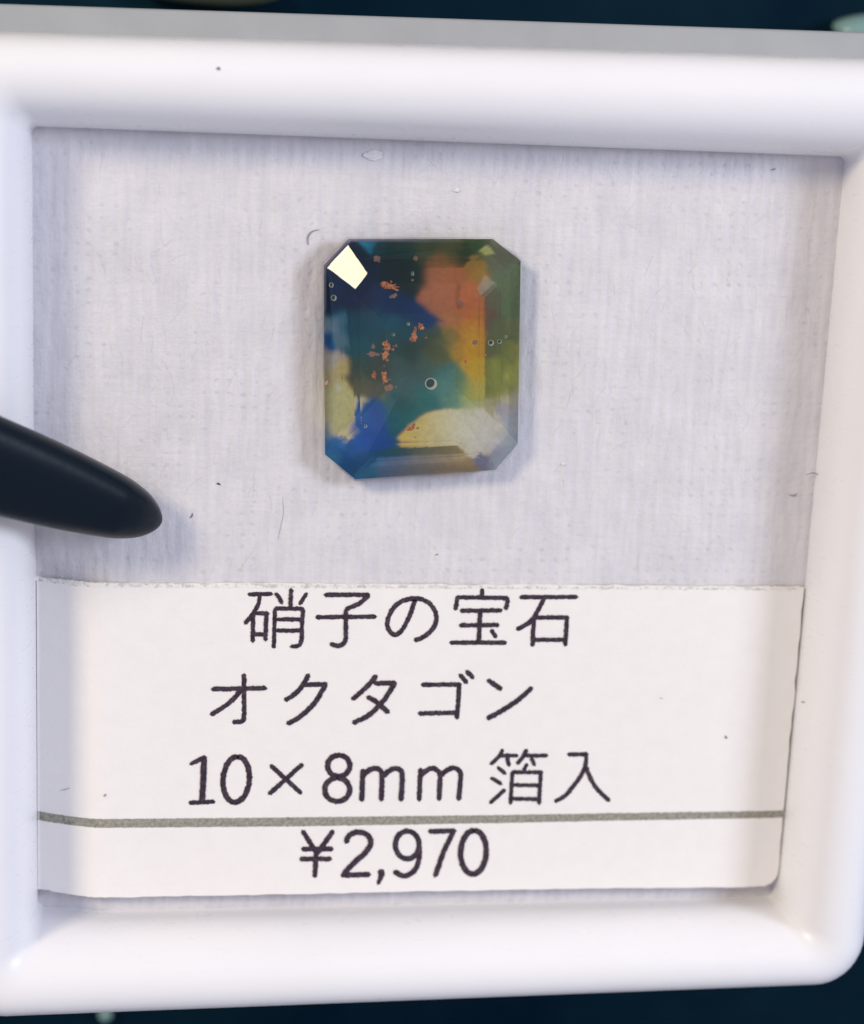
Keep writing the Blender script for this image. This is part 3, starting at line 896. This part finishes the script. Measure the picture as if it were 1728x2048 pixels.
for a, c, r_, z in [(918, 1185, 36, 2.1), (222, 493, 15, 1.80), (241, 583, 18, 1.80), (1332, 897, 18, 1.86), (1393, 890, 13, 1.83), (1440, 855, 10, 1.80), (760, 765, 9, 2.1), (790, 415, 8, 2.1), (460, 1485, 9, 2.1), (655, 840, 9, 2.1)]:
    bubble(a, c, r_, z)

# ---------------------------------------------------------------- pointing tool
PROF = [(-560, 150), (-300, 124), (-30, 97), (35, 91), (90, 85.5), (128, 81), (165, 76), (223, 67), (260, 59.5), (289, 50), (306, 42), (318, 34), (328, 25.5), (335, 17), (339.5, 9.5), (342, 1)]
ps = [q[0] for q in PROF]
NA = 32
verts, faces, secs = [], [], []
for q in catmull(PROF, 5):
    q = (float(q[0]), max(0.6, float(q[1])))
    px = np.array((0.0, 935.0)) + q[0] * np.array((0.948, 0.319))
    nv = np.array((-0.319, 0.948)) * q[1]
    z = 1.15 + 3.2 * (342 - q[0]) / 342
    a, c = un(*(px - nv), z), un(*(px + nv), z)
    secs.append(((a + c) / 2, (a - c) / 2))
for c0, h in secs:
    hw = np.linalg.norm(h)
    th = min(1.0, hw * 0.85)
    for k in range(NA):
        a = 2 * math.pi * k / NA
        ca_, sa_ = math.cos(a), math.sin(a)
        e = 2 / 2.6
        verts.append(c0 + h * math.copysign(abs(ca_) ** e, ca_) + np.array([0, 0, th]) * math.copysign(abs(sa_) ** e, sa_))
m_s = len(secs)
for i in range(m_s - 1):
    for k in range(NA):
        faces.append((i * NA + k, i * NA + (k + 1) % NA, (i + 1) * NA + (k + 1) % NA, (i + 1) * NA + k))
faces.append(tuple(range(NA))[::-1])
faces.append(tuple((m_s - 1) * NA + k for k in range(NA)))
tool = mesh_obj('pointing_tool', verts, faces, m_tool, None, True)
tag(tool, 'black tapered tool with a rounded tip reaching in over the left rim', 'tool')

# ---------------------------------------------------------------- small things on the table
def pebble(name, c, rx, ry, rz, mat, seed, rough=0.12):
    r = np.random.default_rng(seed)
    bm = bmesh.new()
    bmesh.ops.create_icosphere(bm, subdivisions=4, radius=1.0)
    P = np.array([v.co[:] for v in bm.verts])
    h = 1 + rough * fbm(P[:, 0] * 2, P[:, 1] * 2 + P[:, 2] * 1.3, 1.6, seed)
    P = P * h[:, None] * np.array([rx, ry, rz]) + np.array(c)
    vs = [tuple(p) for p in P]
    fs = [tuple(v.index for v in f.verts) for f in bm.faces]
    bm.free()
    return mesh_obj(name, vs, fs, mat, None, True)
c = un(211, 2026, -23.5)
tag(pebble('glass_bead', c, 0.42, 0.5, 0.42, m_teal, 1), 'tiny pale green bead on the dark table just below the lower rim', 'bead')
c = un(1725, 66, -22.6)
tag(pebble('glass_stone', (c[0] + 0.6, c[1], c[2]), 2.2, 1.0, 1.4, m_teal, 2), 'pale teal stone on the table behind the upper right corner', 'stone')
c = un(420, -4, -23)
tag(pebble('dark_stone', (c[0], c[1] + 0.4, c[2]), 3.4, 0.8, 1.0, m_olive, 3), 'dark olive stone on the table beyond the top of the box', 'stone')

# ---------------------------------------------------------------- lint and dust
def hair(pts, zoff, rad, mat, label, on='pad', name='lint', cat='lint'):
    path = []
    for x, y in catmull(pts, 6):
        p = un(x, y, 0.0 if on == 'pad' else Z_CARD)
        if on == 'pad':
            z = float(pad_z(np.array(p[0]), np.array(p[1])))
            p = un(x, y, z + zoff)
        elif on == 'card':
            p = un(x, y, Z_CARD + float(card_drop(p[0])) + zoff)
        else:
            p = un(x, y, on)
        path.append(p)
    m = len(path)
    tp = [0.45 + 0.55 * math.sin(math.pi * min(1, max(0, (i + .5) / m))) for i in range(m)]
    vs, fs = tube(path, rad, 5, True, tp)
    return tag(mesh_obj(name, vs, fs, mat, None, True), label, cat, 'bits of lint in the box')
hair([(616, 490), (616, 474), (624, 463), (638, 459)], 0.03, 0.02, m_lint_grey, 'curled grey hair above the upper left corner of the gem')
hair([(433, 968), (437, 967), (441, 970)], 0.03, 0.03, m_lint, 'short black speck of lint on the felt between tool tip and gem')
hair([(385, 1026), (384, 1032), (380, 1036)], 0.03, 0.017, m_lint, 'small dark bent fibre just right of the tool tip')
hair([(565, 995), (567, 1025), (562, 1050), (556, 1080)], 0.012, 0.008, m_lint_faint, 'long faint grey hair on the felt below the gem, left of centre')
hair([(1612, 950), (1625, 946), (1634, 948), (1640, 954)], 0.25, 0.022, m_lint_grey, 'wavy grey fibre crossing the right edge of the felt')
hair([(1578, 990), (1588, 991), (1594, 987)], 0.06, 0.022, m_lint_grey, 'small hooked fibre on the felt near the right wall')
hair([(1542, 340), (1547, 339), (1552, 337)], 0.03, 0.02, m_lint_grey, 'tiny grey fleck in the upper right corner of the felt')
hair([(871, 1110), (876, 1108)], 0.03, 0.022, m_lint_grey, 'grey fleck on the felt above the top edge of the card')
hair([(1451, 1472), (1453, 1477)], 0.02, 0.035, m_lint, 'brown black speck on the card right of the second line', 'card')
hair([(1320, 1396), (1325, 1397)], 0.015, 0.02, m_lint_faint, 'small grey speck on the blank right part of the card', 'card')
hair([(120, 1581), (130, 1579), (140, 1576)], 0.015, 0.012, m_lint_grey, 'fine grey fibre lying on the left fold of the card', 'card')
hair([(208, 1593), (212, 1588)], 0.03, 0.025, m_lint_grey, 'short grey tick of lint left of the third line of print', 'card')
hair([(1602, 1404), (1608, 1404), (1612, 1407)], 0.0, 0.03, m_lint_grey, 'grey bent fibre stuck to the right inner wall of the box', 0.9)

def fluff(x, y, w, label, seed):
    r = random.Random(seed)
    p = un(x, y, 0)
    z = float(pad_z(np.array(p[0]), np.array(p[1])))
    o = pebble('lint_tuft', (p[0], p[1], z + 0.03), w, w * 0.6, 0.03, m_fluff, seed, 0.5)
    return tag(o, label, 'lint', 'bits of lint in the box')
fluff(747, 310, 0.33, 'white tuft of fluff near the top edge of the felt above the gem', 5)
fluff(913, 381, 0.12, 'small white fluff dot on the felt between the gem and the upper rim', 6)
fluff(1126, 928, 0.09, 'tiny bright white dot on the felt below right of the gem', 8)
c = un(437, 137, 3.08)
tag(pebble('dust_speck', c, 0.07, 0.06, 0.03, m_lint_grey, 12), 'single grey speck on the upper rim of the box', 'speck')
